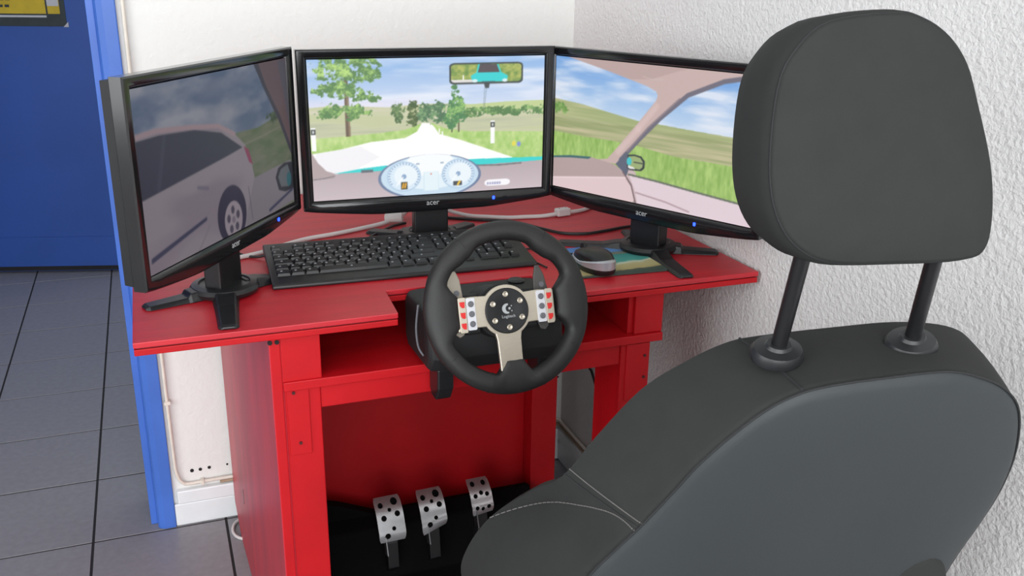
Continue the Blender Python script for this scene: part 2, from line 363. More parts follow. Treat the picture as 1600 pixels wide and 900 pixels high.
def picture_centre():
    c = Canvas(); X, Y = c.X, c.Y
    t = np.clip((Y - .65) / .35, 0, 1); n = c.noise(3, 14, 11, 4); k = np.clip((n - .36) * 2.2, 0, 1)
    c.mix(np.ones_like(X, bool), (206, 218, 240), (128, 172, 226), t); base = c.I.copy()
    c.I = base * (1 - k[..., None] * .75) + np.array([246, 246, 252]) * k[..., None] * .75
    c.fill(Y < .735, (226, 218, 236), np.clip((.735 - Y) / .1, 0, .5) * (X < .45))
    # fields
    hz = [(0, .668), (.1, .679), (.32, .655), (.46, .672), (.56, .669), (.68, .657), (.82, .668), (1, .672)]
    f = c.below(hz); n2 = c.noise(3, 40, 21, 3)
    c.mix(f, (190, 196, 150), (206, 202, 176), np.clip((n2 - .3) * 2, 0, 1))
    c.fill(f & (X > .6) & (Y > .60), (184, 206, 128), .7)
    c.fill(f & (Y < .56) & (Y > .46), (168, 176, 140), np.clip((n2 - .4) * 2, 0, .8))
    gl = [(0, .452), (.15, .461), (.29, .474), (.39, .49), (.457, .53), (.504, .53), (.567, .484), (.675, .457), (.82, .449), (1, .433)]
    g = c.below(gl); n3 = c.noise(50, 20, 31, 3); c.mix(g, (150, 194, 92), (198, 220, 140), np.clip((n3 - .2) * 1.5, 0, 1))
    c.poly([(.4, .0), (.0, .2), (.0, .343), (.123, .369), (.245, .412), (.389, .43), (.44, .474), (.456, .521), (.462, .535), (.495, .53), (.51, .51), (.535, .448), (.624, .4), (.733, .33), (.86, .248), (.9, .0)], (254, 253, 252))
    c.fill(c.inpoly([(0, .2), (.02, .345), (.2, .385), (.28, .3), (.16, .2)]), (236, 234, 240), .7)
    # hedge and trees
    blob_tree(c, [(.66 + i * .028, .60 + .006 * math.sin(i * 2.1), .03, .034) for i in range(13)], (74, 116, 62), (150, 190, 110), 41)
    blob_tree(c, [(.36, .615, .026, .068), (.34, .62, .012, .03)], (62, 92, 52), (120, 150, 90), 51)
    blob_tree(c, [(.425, .60, .028, .10), (.427, .66, .016, .05)], (60, 84, 44), (128, 140, 84), 61)
    blob_tree(c, [(.47, .60, .026, .066), (.50, .60, .026, .07), (.535, .61, .028, .085)], (66, 104, 70), (126, 168, 110), 71)
    for x in (.589, .619): c.line([(x, .55), (x, .462)], .006, (84, 78, 56))
    blob_tree(c, [(.604, .72, .020, .085), (.605, .64, .040, .075), (.60, .565, .050, .055), (.59, .51, .020, .04)], (64, 118, 70), (150, 198, 104), 81)
    # big pine
    c.poly([(.143, .96), (.158, .96), (.164, .458), (.144, .458)], (96, 78, 62))
    c.poly([(.151, .80), (.158, .80), (.164, .458), (.157, .458)], (132, 112, 88))
    blob_tree(c, [(.12, .955, .085, .075), (.22, .96, .07, .075), (.07, .90, .045, .055), (.165, .90, .09, .075), (.25, .885, .05, .05), (.10, .80, .07, .06), (.15, .79, .06, .06), (.055, .79, .04, .035), (.215, .735, .055, .04), (.26, .72, .03, .028), (.09, .645, .055, .048), (.055, .625, .03, .035), (.185, .64, .045, .05), (.235, .625, .022, .024), (.17, .60, .03, .03)], (74, 118, 62), (176, 216, 112), 91, .35)
    # delineator posts
    for x0, x1, y0, y1 in ((.004, .022, .364, .53), (.760, .779, .361, .532)):
        c.fill((X > x0) & (X < x1) & (Y > y0) & (Y < y1), (250, 250, 250)); c.fill((X > x0) & (X < x1) & (Y > y1 - .05) & (Y < y1 - .012), (52, 58, 58))
        c.fill((X > x0 + .006) & (X < x1 - .006) & (Y > y1 - .042) & (Y < y1 - .02), (230, 232, 230))
    for x, y in ((.418, .435), (.535, .47), (.548, .45)): c.fill((abs(X - x) < .003) & (abs(Y - y) < .016), (252, 252, 252))
    c.ell(.866, .352, .009, .02, (226, 214, 70)); c.ell(.889, .346, .009, .019, (120, 140, 210))
    # bonnet and dashboard
    c.poly([(.09, .196), (.2, .222), (.31, .236), (.32, .2), (.2, .186)], (44, 208, 206))
    c.poly([(.66, .25), (.995, .24), (1, .242), (1, .215), (.898, .205), (.70, .198), (.66, .2)], (44, 208, 206))
    dn = [(0, .36), (.027, .275), (.059, .217), (.095, .194), (.28, .198), (.5, .21), (.708, .203), (1, .212)]
    c.mix(c.below(dn), (196, 180, 186), (176, 160, 164), np.clip((Y) / .22, 0, 1))
    c.fill(c.below([(0, .36), (.027, .275), (.059, .217), (.095, .194), (.1, .1), (1, .1)]) & (X < .09) & (Y > .16), (168, 148, 148), .7)
    c.line([(0, .158), (.05, .165), (.09, .178)], .004, (120, 112, 118))
    c.fill((X > .2) & (X < .25) & (Y > .19) & (Y < .212), (84, 96, 104)); c.line([(.70, .20), (.8, .193), (.9, .2)], .006, (92, 96, 100), .8)
    # instrument cluster
    c.ell(.494, .135, .224, .168, (98, 116, 150)); c.ell(.494, .138, .212, .160, (196, 220, 238)); c.ell(.494, .17, .16, .13, (226, 240, 248))
    c.fill(((X - .494) / .10) ** 2 + ((Y - .24) / .1) ** 2 < 1, (252, 253, 253), .8)
    for cx in (.38, .616):
        c.ell(cx, .145, .073, .112, (172, 200, 226)); c.ell(cx, .145, .068, .104, (214, 232, 246)); c.ell(cx + .008, .15, .05, .076, (234, 244, 250))
        for a in range(-40, 221, 12):
            q = math.radians(a); c.line([(cx + .060 * math.cos(q), .145 + .092 * math.sin(q)), (cx + .066 * math.cos(q), .145 + .101 * math.sin(q))], .003, (110, 140, 180))
        c.ell(cx, .145, .010, .018, (130, 160, 196)); c.line([(cx - .004, .14), (cx - .033, .08)], .004, (250, 252, 255))
    c.fill((X > .366) & (X < .394) & (Y > .048) & (Y < .105), (56, 54, 40)); c.line([(.373, .062), (.377, .092)], .006, (240, 170, 40)); c.line([(.383, .062), (.387, .092)], .006, (240, 170, 40))
    c.fill((X > .594) & (X < .632) & (Y > .056) & (Y < .09), (60, 66, 72)); c.line([(.614, .062), (.622, .085)], .008, (236, 190, 60))
    c.fill((X > .464) & (X < .530) & (Y > .026) & (Y < .172), (206, 226, 238)); c.fill((X > .467) & (X < .527) & (Y > .03) & (Y < .168), (226, 242, 248)); c.ell(.497, .155, .003, .006, (220, 90, 80))
    for x in (.44, .545): c.fill((abs(X - x) < .008) & (abs(Y - .235) < .006), (150, 170, 190))
    c.fill(c.inpoly(rrect(.734, .85, .036, .084, .02)), (248, 246, 250)); 
    for i in range(6): c.fill((X > .745 + i * .011) & (X < .753 + i * .011) & (Y > .046) & (Y < .064), (150, 150, 190))
    # rear view mirror
    c.poly(rrect(.580, .902, .802, .955, .024), (50, 58, 58)); mi = c.inpoly(rrect(.587, .895, .815, .945, .02)); n5 = c.noise(60, 40, 111, 3)
    c.mix(mi, (92, 132, 56), (172, 178, 84), np.clip((n5 - .25) * 2, 0, 1)); c.fill(mi & (Y < .835) & (X < .7), (224, 220, 216))
    c.fill(mi & (X > .637) & (X < .643) & (Y > .835) & (Y < .87), (250, 250, 250))
    c.poly([(.704, .944), (.793, .943), (.806, .885), (.836, .858), (.83, .818), (.68, .819), (.672, .862), (.697, .885)], (40, 204, 206))
    c.poly([(.712, .944), (.786, .943), (.799, .884), (.703, .885)], (70, 62, 66)); c.fill(mi & (abs(X - .75) < .03) & (Y < .823), (56, 120, 122))
    c.ell(.69, .825, .012, .012, (214, 240, 240)); c.ell(.822, .825, .012, .012, (214, 240, 240))
    c.poly([(.73, .803), (.755, .803), (.752, .772), (.735, .772)], (56, 62, 62))
    c.line([(.733, .772), (.728, .62)], .0025, (80, 100, 100), .5); c.line([(.741, .772), (.733, .64)], .0025, (80, 100, 100), .5)
    return c.out()
def soften(I, lift, k=1):
    for _ in range(k):
        J = np.pad(I, ((1, 1), (1, 1), (0, 0)), 'edge'); I = (J[1:-1, 1:-1] * 4 + J[:-2, 1:-1] * 2 + J[2:, 1:-1] * 2 + J[1:-1, :-2] * 2 + J[1:-1, 2:] * 2) / 12
    return 255 - (255 - I) * (1 - lift)
def picture_left():
    c = Canvas(); X, Y = c.X, c.Y  # colours painted dim, standing in for the screen's darkening at a steep angle
    n = c.noise(5, 7, 13, 4); k = np.clip((n - .35) * 2.6, 0, 1); c.mix(np.ones_like(X, bool), (82, 96, 122), (138, 140, 152), k)
    sk = c.noise(3, 12, 14, 2); c.fill(np.ones_like(X, bool), (124, 126, 140), np.clip((sk - .5) * 1.2, 0, .5))
    hl = [(0, .6), (.59, .61), (.745, .60), (.918, .64), (1, .6)]; n2 = c.noise(10, 24, 15, 3)
    c.mix(c.below(hl), (78, 94, 70), (104, 108, 92), np.clip((n2 - .25) * 2, 0, 1)); c.line([(.62, .52), (.8, .54), (.95, .56)], .006, (128, 122, 118), .5)
    blob_tree(c, [(.86, .64, .04, .035)], (58, 72, 60), (84, 96, 78), 16)
    # silver estate car
    body = [(-.02, .75), (.105, .762), (.293, .73), (.47, .692), (.571, .613), (.639, .52), (.676, .40), (.69, .30), (.69, .12), (.62, -.02), (-.02, -.02)]
    c.poly(body, (132, 124, 132)); n3 = c.noise(3, 6, 17, 2); c.fill(c.inpoly(body), (116, 106, 118), np.clip((n3 - .4) * 2, 0, .6))
    c.line([(.0, .752), (.105, .757), (.293, .725), (.47, .684), (.571, .607)], .014, (146, 126, 134))
    c.poly([(-.02, .728), (.13, .728), (.322, .702), (.484, .64), (.619, .51), (.506, .489), (.251, .452), (-.02, .412)], (52, 54, 70))
    c.fill(c.inpoly([(.14, .72), (.16, .72), (.10, .43), (.08, .43)]), (64, 66, 82), .6)
    c.poly([(.628, .515), (.663, .482), (.685, .379), (.659, .404)], (128, 56, 84))
    c.line([(.31, .37), (.37, .345)], .012, (100, 96, 112), .8)
    c.poly([(.69, .29), (.99, .31), (1.02, .02), (.6, -.02), (.62, .1)], (120, 114, 122)); c.line([(.79, .03), (.99, .10)], .010, (60, 62, 84))
    c.fill(((X - .513) / .100) ** 2 + ((Y - .12) / .185) ** 2 < 1, (50, 48, 66)); c.ell(.519, .087, .062, .118, (142, 132, 140)); 
    for a in range(5):
        q = math.radians(a * 72 + 20); c.ell(.519 + .034 * math.cos(q), .087 + .064 * math.sin(q), .012, .026, (74, 70, 84))
    c.ell(.519, .087, .012, .022, (112, 104, 116))
    c.poly([(.016, .092), (.347, .182), (.346, .160), (.014, .062)], (58, 60, 82)); c.line([(.64, .25), (.655, .03)], .004, (92, 88, 100)); c.line([(.36, .12), (.28, .0)], .004, (112, 106, 116))
    c.poly([(.75, 1.01), (.815, .84), (.915, .61), (1.01, .33), (1.01, 1.01)], (96, 78, 84)); c.poly([(.74, 1.01), (.81, .83), (.91, .60), (1.0, .34), (1.0, .40), (.925, .63), (.83, .84), (.775, 1.01)], (62, 58, 72))
    c.poly([(.93, .99), (1.01, .99), (1.01, .45)], (84, 80, 90))
    mp = [(.854, .229), (.88, .285), (.93, .305), (1.0, .29), (1.0, .105), (.93, .105), (.875, .135)]; c.poly(mp, (44, 46, 56)); c.poly([(.875, .225), (.90, .27), (.96, .285), (.985, .2), (.96, .13), (.895, .15)], (92, 98, 104)); c.ell(.965, .18, .02, .05, (48, 96, 104))
    return c.out()
def picture_right():
    c = Canvas(); X, Y = c.X, c.Y
    n = c.noise(4, 12, 23, 4); k = np.clip((n - .40) * 3, 0, 1); t = np.clip((Y - .55) / .45, 0, 1)
    c.mix(np.ones_like(X, bool), (196, 216, 238), (96, 150, 218), t); b = c.I.copy(); c.I = b * (1 - .8 * k[..., None]) + np.array([236, 238, 246]) * .8 * k[..., None]
    hl = [(0, .682), (.157, .663), (.317, .627), (.447, .60), (.548, .597), (.731, .587), (1, .578)]; n2 = c.noise(3, 36, 24, 3)
    c.mix(c.below(hl), (146, 156, 104), (204, 192, 156), np.clip((n2 - .3) * 2, 0, 1)); c.fill(c.below(hl) & (Y > .55), (164, 178, 120), .5)
    gl = [(0, .432), (.165, .425), (.325, .428), (.443, .423), (.635, .389), (1, .392)]; n3 = c.noise(70, 14, 25, 3)
    ns = c.noise(90, 16, 26, 2); c.mix(c.below(gl), (122, 164, 72), (170, 202, 112), np.clip((n3 + ns) * .9 - .35, 0, 1))
    blob_tree(c, [(.02, .61, .05, .045), (.05, .60, .03, .035)], (96, 140, 66), (150, 184, 104), 27)
    # roof, A pillar, dash and door
    c.poly([(.035, 1.01), (.271, .93), (.481, .851), (.527, .822), (.537, .795), (.53, .757), (.437, .562), (.339, .364), (.30, .29), (.22, .262), (.35, .262), (.453, .459), (.557, .644), (.677, .823), (.832, .939), (1.0, .999), (1.0, 1.01)], (196, 170, 166))
    c.fill(c.inpoly([(.035, 1.01), (.271, .93), (.40, .885), (.50, .90), (.62, .97), (.7, 1.01)]), (180, 154, 150), .8)
    c.line([(.46, .915), (.5, .90), (.56, .91)], .004, (206, 186, 182), .5)
    [c.line([(.535, .72), (.452, .545), (.355, .355)], wl, (218, 192, 188), .25) for wl in (.028, .020, .012)]
    c.line([(1.0, 1.0), (.832, .937), (.677, .821), (.557, .642), (.453, .457), (.37, .30)], .016, (104, 100, 114)); c.line([(.64, .79), (.5, .565), (.40, .37)], .006, (140, 124, 130))
    c.poly([(.36, .28), (.45, .23), (.47, .1), (.47, -.01), (.38, -.01)], (200, 176, 178)); c.poly([(.345, .262), (.40, .37), (.412, .34), (.415, .24), (.405, .19)], (86, 92, 110))
    c.poly([(-.01, .232), (.10, .262), (.22, .278), (.30, .265), (.345, .255), (.393, .2), (.431, .135), (.455, .01), (.455, -.01), (-.01, -.01)], (176, 154, 152))
    c.poly([(-.01, .235), (.10, .266), (.215, .282), (.20, .262), (.10, .248), (-.01, .222)], (56, 96, 100))
    c.poly([(-.01, .06), (.4, .17), (.44, .1), (.452, .03), (.44, -.01), (-.01, -.01)], (222, 196, 198)); c.line([(-.01, .065), (.4, .175)], .006, (232, 208, 210))
    c.poly([(.415, .205), (.556, .192), (.753, .168), (1.01, .138), (1.01, -.01), (.47, -.01), (.45, .1)], (224, 204, 212)); c.line([(.415, .203), (.556, .192), (.753, .168), (1.01, .14)], .007, (96, 104, 90))
    c.line([(.457, .08), (.607, .055), (.72, .02)], .006, (176, 150, 158)); c.line([(.385, .215), (.431, .13), (.458, .0)], .006, (108, 90, 96))
    mp = [(.405, .346), (.44, .356), (.475, .350), (.494, .318), (.494, .27), (.478, .244), (.42, .236), (.405, .25)]; c.poly(mp, (44, 50, 52)); c.poly([(.41, .335), (.44, .345), (.47, .338), (.484, .312), (.483, .272), (.47, .254), (.42, .25), (.41, .26)], (150, 168, 110)); c.ell(.415, .30, .013, .03, (64, 190, 196)); c.line([(.44, .30), (.48, .30)], .005, (60, 66, 60)); c.poly([(.41, .27), (.44, .262), (.445, .25), (.42, .246), (.41, .255)], (230, 228, 226))
    return c.out()
def screen_mesh(parent, img, wd, ht, zc, y, strength):
    k = ((img / 255) / 12.92) * (img / 255 <= .04045) + (((img / 255 + .055) / 1.055) ** 2.4) * (img / 255 > .04045)
    xs = (np.arange(SW) / (SW - 1) - .5) * wd; zs = (np.arange(SH) / (SH - 1) - .5) * ht + zc
    Xg, Zg = np.meshgrid(xs, zs); V = np.stack([Xg, np.full_like(Xg, y), Zg], -1).reshape(-1, 3)
    idx = np.arange(SW * SH).reshape(SH, SW); F = np.stack([idx[:-1, :-1], idx[:-1, 1:], idx[1:, 1:], idx[1:, :-1]], -1).reshape(-1, 4)
    me = bpy.data.meshes.new('screen'); me.vertices.add(len(V)); me.vertices.foreach_set('co', V.ravel())
    me.loops.add(F.size); me.loops.foreach_set('vertex_index', F.ravel()); me.polygons.add(len(F)); me.polygons.foreach_set('loop_start', np.arange(0, F.size, 4)); me.update(); me.validate()
    ca = me.color_attributes.new('picture', 'FLOAT_COLOR', 'POINT'); ca.data.foreach_set('color', np.concatenate([k.reshape(-1, 3), np.ones((SW * SH, 1))], 1).astype(np.float32).ravel())
    mt, nt, b = nodes('lit_screen'); a = nt.nodes.new('ShaderNodeVertexColor'); a.layer_name = 'picture'
    b.inputs['Base Color'].default_value = (.006, .006, .007, 1); b.inputs['Roughness'].default_value = .45; b.inputs['Specular IOR Level'].default_value = .3
    nt.links.new(a.outputs[0], b.inputs['Emission Color']); b.inputs['Emission Strength'].default_value = strength
    me.materials.append(mt); o = bpy.data.objects.new('screen', me); COL.objects.link(o); o.parent = parent; return o

# ------------------------------------------------------------------ monitors
SWD, SHT = .433, .2465
def monitor(label, x, y, zc, a, img, strength, led_x):
    t = thing('computer_monitor', label, 'monitor', (x, y, ZD), (0, 0, a), 'triple monitors on the desk'); z = zc - ZD
    hw, hh = SWD / 2, SHT / 2; B = .0185
    n = 24; ins = [(-hw, z - hh), (hw, z - hh), (hw, z + hh), (-hw, z + hh)]
    def bot(u):   # chin, deeper in the middle
        return z - hh - .017 - .014 * max(0, min(1, (1 - abs(u)) / .55)) ** .8
    ow = hw + B
    fm = MB(); Y0, Y1 = -.004, .018
    outl = [(-ow + 2 * ow * i / n, bot(-1 + 2 * i / n)) for i in range(n + 1)]
    top = [(ow - 2 * ow * i / n, z + hh + .017) for i in range(n + 1)]
    OUT = outl + top
    inn = [(-hw + 2 * hw * i / n, z - hh) for i in range(n + 1)] + [(hw - 2 * hw * i / n, z + hh) for i in range(n + 1)]
    def shr(P, f): return [(p[0] * (1 - f / hw), z + (p[1] - z) * (1 - f / hh)) for p in P]
    R = [[(p[0], .006, p[1]) for p in inn], [(p[0], -.002, p[1]) for p in shr(inn, -.003)], [(p[0], Y0, p[1]) for p in shr(inn, -.006)], [(p[0], Y0, p[1]) for p in shr(OUT, .002)], [(p[0], Y0 + .002, p[1]) for p in OUT], [(p[0], Y1 - .003, p[1]) for p in OUT], [(p[0], Y1, p[1]) for p in shr(OUT, .003)]]
    fr = fm.rings(R, cap0=False, cap1=True).build('bezel', 'gloss', t, smooth='auto')
    sh = MB(); r0 = shr(OUT, .004); sh.rings([[(p[0], Y1, p[1]) for p in r0], [(p[0], Y1 + .014, p[1]) for p in shr(OUT, .005)], [(p[0], Y1 + .022, p[1]) for p in shr(OUT, .03)], [(p[0] * .6, Y1 + .038, z + (p[1] - z) * .6) for p in OUT]])
    sh.build('rear_shell', 'black', t, smooth='auto')
    screen_mesh(t, img, SWD, SHT, z, .0005, strength)
    text('maker_lettering', 'acer', .014, 'logo', fr, (.0, Y0 - .0006, z - hh - .015), (PI / 2, 0, 0))
    MB().prism(rrect(-.0022, .0022, -.0030, .0030, .001, 3), -.0012, .0, 'y').build('power_light', 'led', fr, (led_x, Y0, z - hh - .0135))
    MB().prism(rrect(-.004, .004, -.0012, .0012, .0008, 2), -.0006, .0, 'y').build('power_button', 'black', fr, (led_x + .022, Y0, z - hh - .0125))
    cy = .022
    MB().prism([(-.033, cy - .014), (.033, cy - .014), (.031, cy + .016), (-.031, cy + .016)], .010, z - .04, 'z').build('stand_neck', 'black', t, bevel=.003)
    bs = MB().lathe([(.0, .004), (.052, .004), (.054, .010), (.050, .016), (.040, .018), (.038, .015), (.0, .015)], (0, cy, 0), 36).build('base_ring', 'black', t, smooth='auto')
    for tx, ty in ((-.145, -.066), (.145, -.066), (-.104, .098), (.104, .098)):
        d = Vector((tx, ty - cy)); l = d.length; d.normalize(); q = Vector((-d.y, d.x))
        def S(s, wd, h, b=0.0005): c = Vector((0, cy)) + d * s; return [(*(c + q * wd), b), (*(c - q * wd), b), (*(c - q * wd * .7), h), (*(c + q * wd * .7), h)]
        MB().rings([S(.03, .021, .017), S(.06, .020, .014), S(l * .5, .0185, .0085), S(l * .7, .0172, .0075), S(l - .006, .0155, .0065), S(l, .011, .0045)]).build('base_leg', 'black', t, bevel=.0015)
    return t
monitor('left monitor, turned inwards, showing a dim silver estate car', -.8658, -.6633, 1.0206, .9764, soften(picture_left(), .0, 2), .72, .145)
monitor('middle monitor showing a bright road, pine trees and dashboard dials', -.4927, -.4800, 1.0157, -.0290, soften(picture_centre(), .12), 1.0, .118)
monitor('right monitor showing a car pillar and green roadside, partly behind the headrest', -.1513, -.6647, 1.0133, -1.1179, soften(picture_right(), .08), .98, .112)

# ------------------------------------------------------------------ keyboard
kb = thing('keyboard', 'black full-size keyboard lying in front of the middle monitor', 'keyboard', (-.587, -.6755, ZD), (0, 0, math.radians(-1.9)))
KW, KD = .450, .174
MB().prism([(0, .0005), (.012, .0005), (.03, .0085), (KD, .0135), (KD, .027), (KD - .012, .0300), (.034, .0125), (.004, .0085), (0, .006)], -KW / 2, KW / 2, 'x').build('shell', 'kbody', kb, bevel=.002)
kt = math.atan2(.0300 - .0125, KD - .012 - .034)
U = .0187
rows = []
y0 = .040
main = [[1.25, 1.25, 1.25, 6.25, 1.25, 1.25, 1.25, 1.25], [1.25] + [1] * 11 + [2.75], [1.75] + [1] * 11 + [2.25], [1.5] + [1] * 12 + [1.5], [1] * 13 + [2]]
keys = []
for r, row in enumerate(main):
    x = 0
    for wd in row: keys.append((x + wd / 2, r, wd)); x += wd
for i, x in enumerate([0, 2, 3, 4, 5, 6.5, 7.5, 8.5, 9.5, 11, 12, 13, 14]): keys.append((x + .5, 5.15, 1))
for i in range(3):
    keys.append((15.75 + i, 5.15, 1)); keys.append((15.75 + i, 4, 1)); keys.append((15.75 + i, 3, 1)); keys.append((15.75 + i, 0, 1))
keys.append((16.75, 1, 1))
for i in range(4):
    for r in (4, 3, 2, 1): 
        if not (i == 3 and r in (1,)): keys.append((19.25 + i, r, 1))
keys += [(19.75, 0, 2), (21.25, 0, 1), (22.25, 0, 1)]
kmesh = {}; lmesh = None
for kx, kr, wd in keys:
    yy = y0 + kr * .0192; zz = .0125 + (yy - .034) * math.tan(kt); loc = (-KW / 2 + .010 + kx * U * .985, yy, zz)
    if wd not in kmesh:
        a = wd * U / 2 - .0012; h = .0084
        o = MB().rings([[(-a, -h, 0), (a, -h, 0), (a, h, 0), (-a, h, 0)], [(-a + .0016, -h + .0018, .0042), (a - .0016, -h + .0018, .0042), (a - .0016, h - .0010, .0042), (-a + .0016, h - .0010, .0042)]]).build('key', 'key', kb, loc, (kt, 0, 0)); kmesh[wd] = o.data
    else:
        o = bpy.data.objects.new('key', kmesh[wd]); COL.objects.link(o); o.parent = kb; o.location = loc; o.rotation_euler = (kt, 0, 0)
    if lmesh is None:
        lg = MB().box(-.0046, -.0014, .0010, .0044, .0042, .0044).build('key_legend', 'legend', o); lmesh = lg.data
    else:
        lg = bpy.data.objects.new('key_legend', lmesh); COL.objects.link(lg); lg.parent = o
for i in range(2): MB().tube([(.06 + i * .03, KD, .012), (.06 + i * .03, KD + .01, .012)], .002, 8, 1) 

# ------------------------------------------------------------------ mouse mat and mouse
pad = tag(MB().prism(rrect(-.092, .092, -.083, .083, .014), 0, .003).build('mouse_mat', 'beach', None, (-.2385, -.692, ZD + .0005), (0, 0, math.radians(-3)), bevel=.0006), 'blue and sand beach-print mouse mat on the red desk', 'mouse mat')
ms = thing('computer_mouse', 'black mouse with silver trim on the beach-print mat', 'mouse', (-.277, -.728, ZD + .0038), (0, 0, math.radians(4)))
def mouse_ring(z, k, top=0):
    R = []
    for i in range(28):
        q = 2 * PI * i / 28; c, s = math.cos(q), math.sin(q)
        wdt = .031 * (1 - .10 * max(0, s)) * (.93 + .07 * abs(s)); R.append((c * wdt * k, s * .056 * k, z))
    return R
def hump(y): return .034 - .010 * max(0, (y + .012) / .056) ** 2 - .013 * max(0, (-.012 - y) / .044) ** 2
lo = [mouse_ring(.000, .93), mouse_ring(.004, .985), mouse_ring(.010, 1.0)]
MB().rings(lo + [mouse_ring(.013, .995)], cap1=True).build('underside', 'black', ms, smooth='auto')
tr = [mouse_ring(.010, 1.004), [(x, y, .014 + .010 * max(0, -y / .056)) for x, y, z in mouse_ring(0, 1.0)], [(x, y, .016 + .011 * max(0, -y / .056)) for x, y, z in mouse_ring(0, .93)]]
MB().rings(tr, True, True).build('silver_band', 'mouse_silver', ms, smooth='auto')
tp = [[(x, y, .0145 + .0105 * max(0, -y / .056)) for x, y, z in mouse_ring(0, .955)]]
for k in (.86, .7, .5, .25, .02):
    tp.append([(x, y, max(.018, (hump(y)) * (1 - .30 * k ** 4) + .001)) for x, y, z in mouse_ring(0, k)])
MB().rings(tp, True, True).build('top_shell', 'black', ms, smooth=True)
MB().lathe([(.0, -.003), (.008, -.003), (.009, 0), (.008, .003), (0, .003)], (0, .036, .026), 16, 'x').build('scroll_wheel', 'mblack', ms, smooth='auto')

# ------------------------------------------------------------------ racing wheel
wc = Vector((-.504, -.905, .8165)); tilt = math.radians(-20)
rw = thing('racing_wheel', 'black racing wheel controller clamped to the red desk edge', 'racing wheel', (-.504, -.80, .645))
O = Vector((-.504, -.80, .645))
hb = MB(); prof = [(-.880, .735), (-.868, .712), (-.745, .708), (-.729, .722), (-.729, .790), (-.742, .804), (-.80, .808), (-.850, .806), (-.872, .786)]
def hs(x, k): return [(x, (y - -.80) * k + -.80 - O.y, (z - .765) * k + .765 - O.z) for y, z in prof]
hb.rings([hs(-.110, .88), hs(-.104, .97), hs(-.09, 1), hs(.09, 1), hs(.104, .97), hs(.110, .88)])
hb.build('housing', 'mblack', rw, smooth='auto', bevel=.002)
for sx in (-1, 1):
    cl = MB().prism([(-.868, .715), (-.822, .715), (-.822, .668), (-.832, .658), (-.852, .658), (-.868, .682)], -.013, .013, 'x'); cl.v = [(x, y - O.y, z - O.z) for x, y, z in cl.v]
    cl.build('clamp_foot', 'black', rw, (sx * .082, 0, 0), bevel=.003)
    kn = MB().lathe([(0, .0), (.013, .0), (.014, .003), (.011, .005), (0, .005)], (sx * .07, -.765 - O.y, .806 - O.z), 20).build('clamp_knob', 'black', rw, smooth='auto')
MB().tube([(-.117, -.845 - O.y, .815 - O.z), (-.121, -.846 - O.y, .78 - O.z), (-.119, -.848 - O.y, .75 - O.z), (-.112, -.852 - O.y, .735 - O.z)], .0018, 8).build('side_line', 'greybtn', rw, smooth=True)  # thin grey line down the left side of the housing
W = dict(parent=rw, loc=tuple(wc - O + Vector((-.002, .0, -.003))), rot=(tilt, 0, 0)); WR = dict(W, loc=tuple(wc - O + Vector((.003, 0, .002))))
MB().lathe([(.0, .012), (.040, .012), (.040, .03), (.040, .06), (.042, .075), (.0, .075)], (0, 0, 0), 32, 'y').build('column', 'mblack', **W, smooth='auto')
# rim
N = 120; K = 14; R = []
for i in range(N):
    q = 2 * PI * i / N; qd = math.degrees(q)
    def near(c, a, b):
        d = abs((qd - c + 180) % 360 - 180); return max(0, min(1, (b - d) / (b - a)))
    sp = lambda v: v * v * (3 - 2 * v)
    ro = .1285; ri = .0995 - .024 * sp(max(near(0, 13, 26), near(180, 13, 26))) - .006 * sp(max(near(52, 4, 16), near(128, 4, 16))) - .029 * sp(near(270, 8, 16))
    hd = .0148 - .004 * sp(near(270, 8, 20)); rc, rd = (ro + ri) / 2, (ro - ri) / 2
    ring = []
    for k in range(K):
        a = 2 * PI * k / K; ca, sa = math.cos(a), math.sin(a); e = .8
        rr = rc + rd * math.copysign(abs(ca) ** e, ca); yy = hd * math.copysign(abs(sa) ** e, sa)
        ring.append((rr * math.cos(q), yy, rr * math.sin(q)))
    R.append(ring)
R.append(R[0])
rim = MB().rings(R, False, False).build('rim', 'grip', **WR, smooth=True)
sm = MB()
for qd in (57, 123, 215, 325, 250, 290):
    q = math.radians(qd); sm.add(*(lambda t: (t.v, t.f))(MB().tube([(((.1140) + .0150 * math.cos(a)) * math.cos(q), .0150 * math.sin(a), ((.1140) + .0150 * math.cos(a)) * math.sin(q)) for a in [2 * PI * k / 20 for k in range(21)]], .0005, 5, 1)))
sm.build('stitch_seam', 'seam', rim)
# aluminium spokes
pl = []
def arc(r, a0, a1, n): return [(r * math.cos(math.radians(a0 + (a1 - a0) * i / n)), r * math.sin(math.radians(a0 + (a1 - a0) * i / n))) for i in range(n + 1)]
pl += [(.076, .024), (.052, .026)] + arc(.0385, 40, 140, 12) + [(-.052, .026), (-.076, .024), (-.076, -.024), (-.052, -.020)] + arc(.0385, 212, 238, 4) + [(-.0185, -.042), (-.0175, -.088), (.0175, -.088), (.0185, -.042)] + arc(.0385, 302, 328, 4) + [(.052, -.020), (.076, -.024)]
spk = MB().prism(pl, -.010, -.004, 'y').build('spoke_plate', 'alu', **W, bevel=.0012)
hub = MB().lathe([(0, -.010), (.0335, -.010), (.0335, -.0125), (.032, -.0138), (.016, -.0138), (.0145, -.0130), (0, -.0130)], (0, 0, 0), 40, 'y').build('hub_disc', 'mblack', spk, smooth='auto')
for k in range(6):
    q = math.radians(90 + 60 * k + 2); MB().lathe([(0, -.0138), (.0040, -.0138), (.0044, -.0150), (.0034, -.0160), (0, -.0152)], (.0245 * math.cos(q), 0, .0245 * math.sin(q)), 14, 'y').build('hub_screw', 'alu', hub, smooth='auto')
text('maker_lettering', 'Logitech', .0062, 'logo', hub, (.001, -.0141, -.0085), (PI / 2, 0, 0))
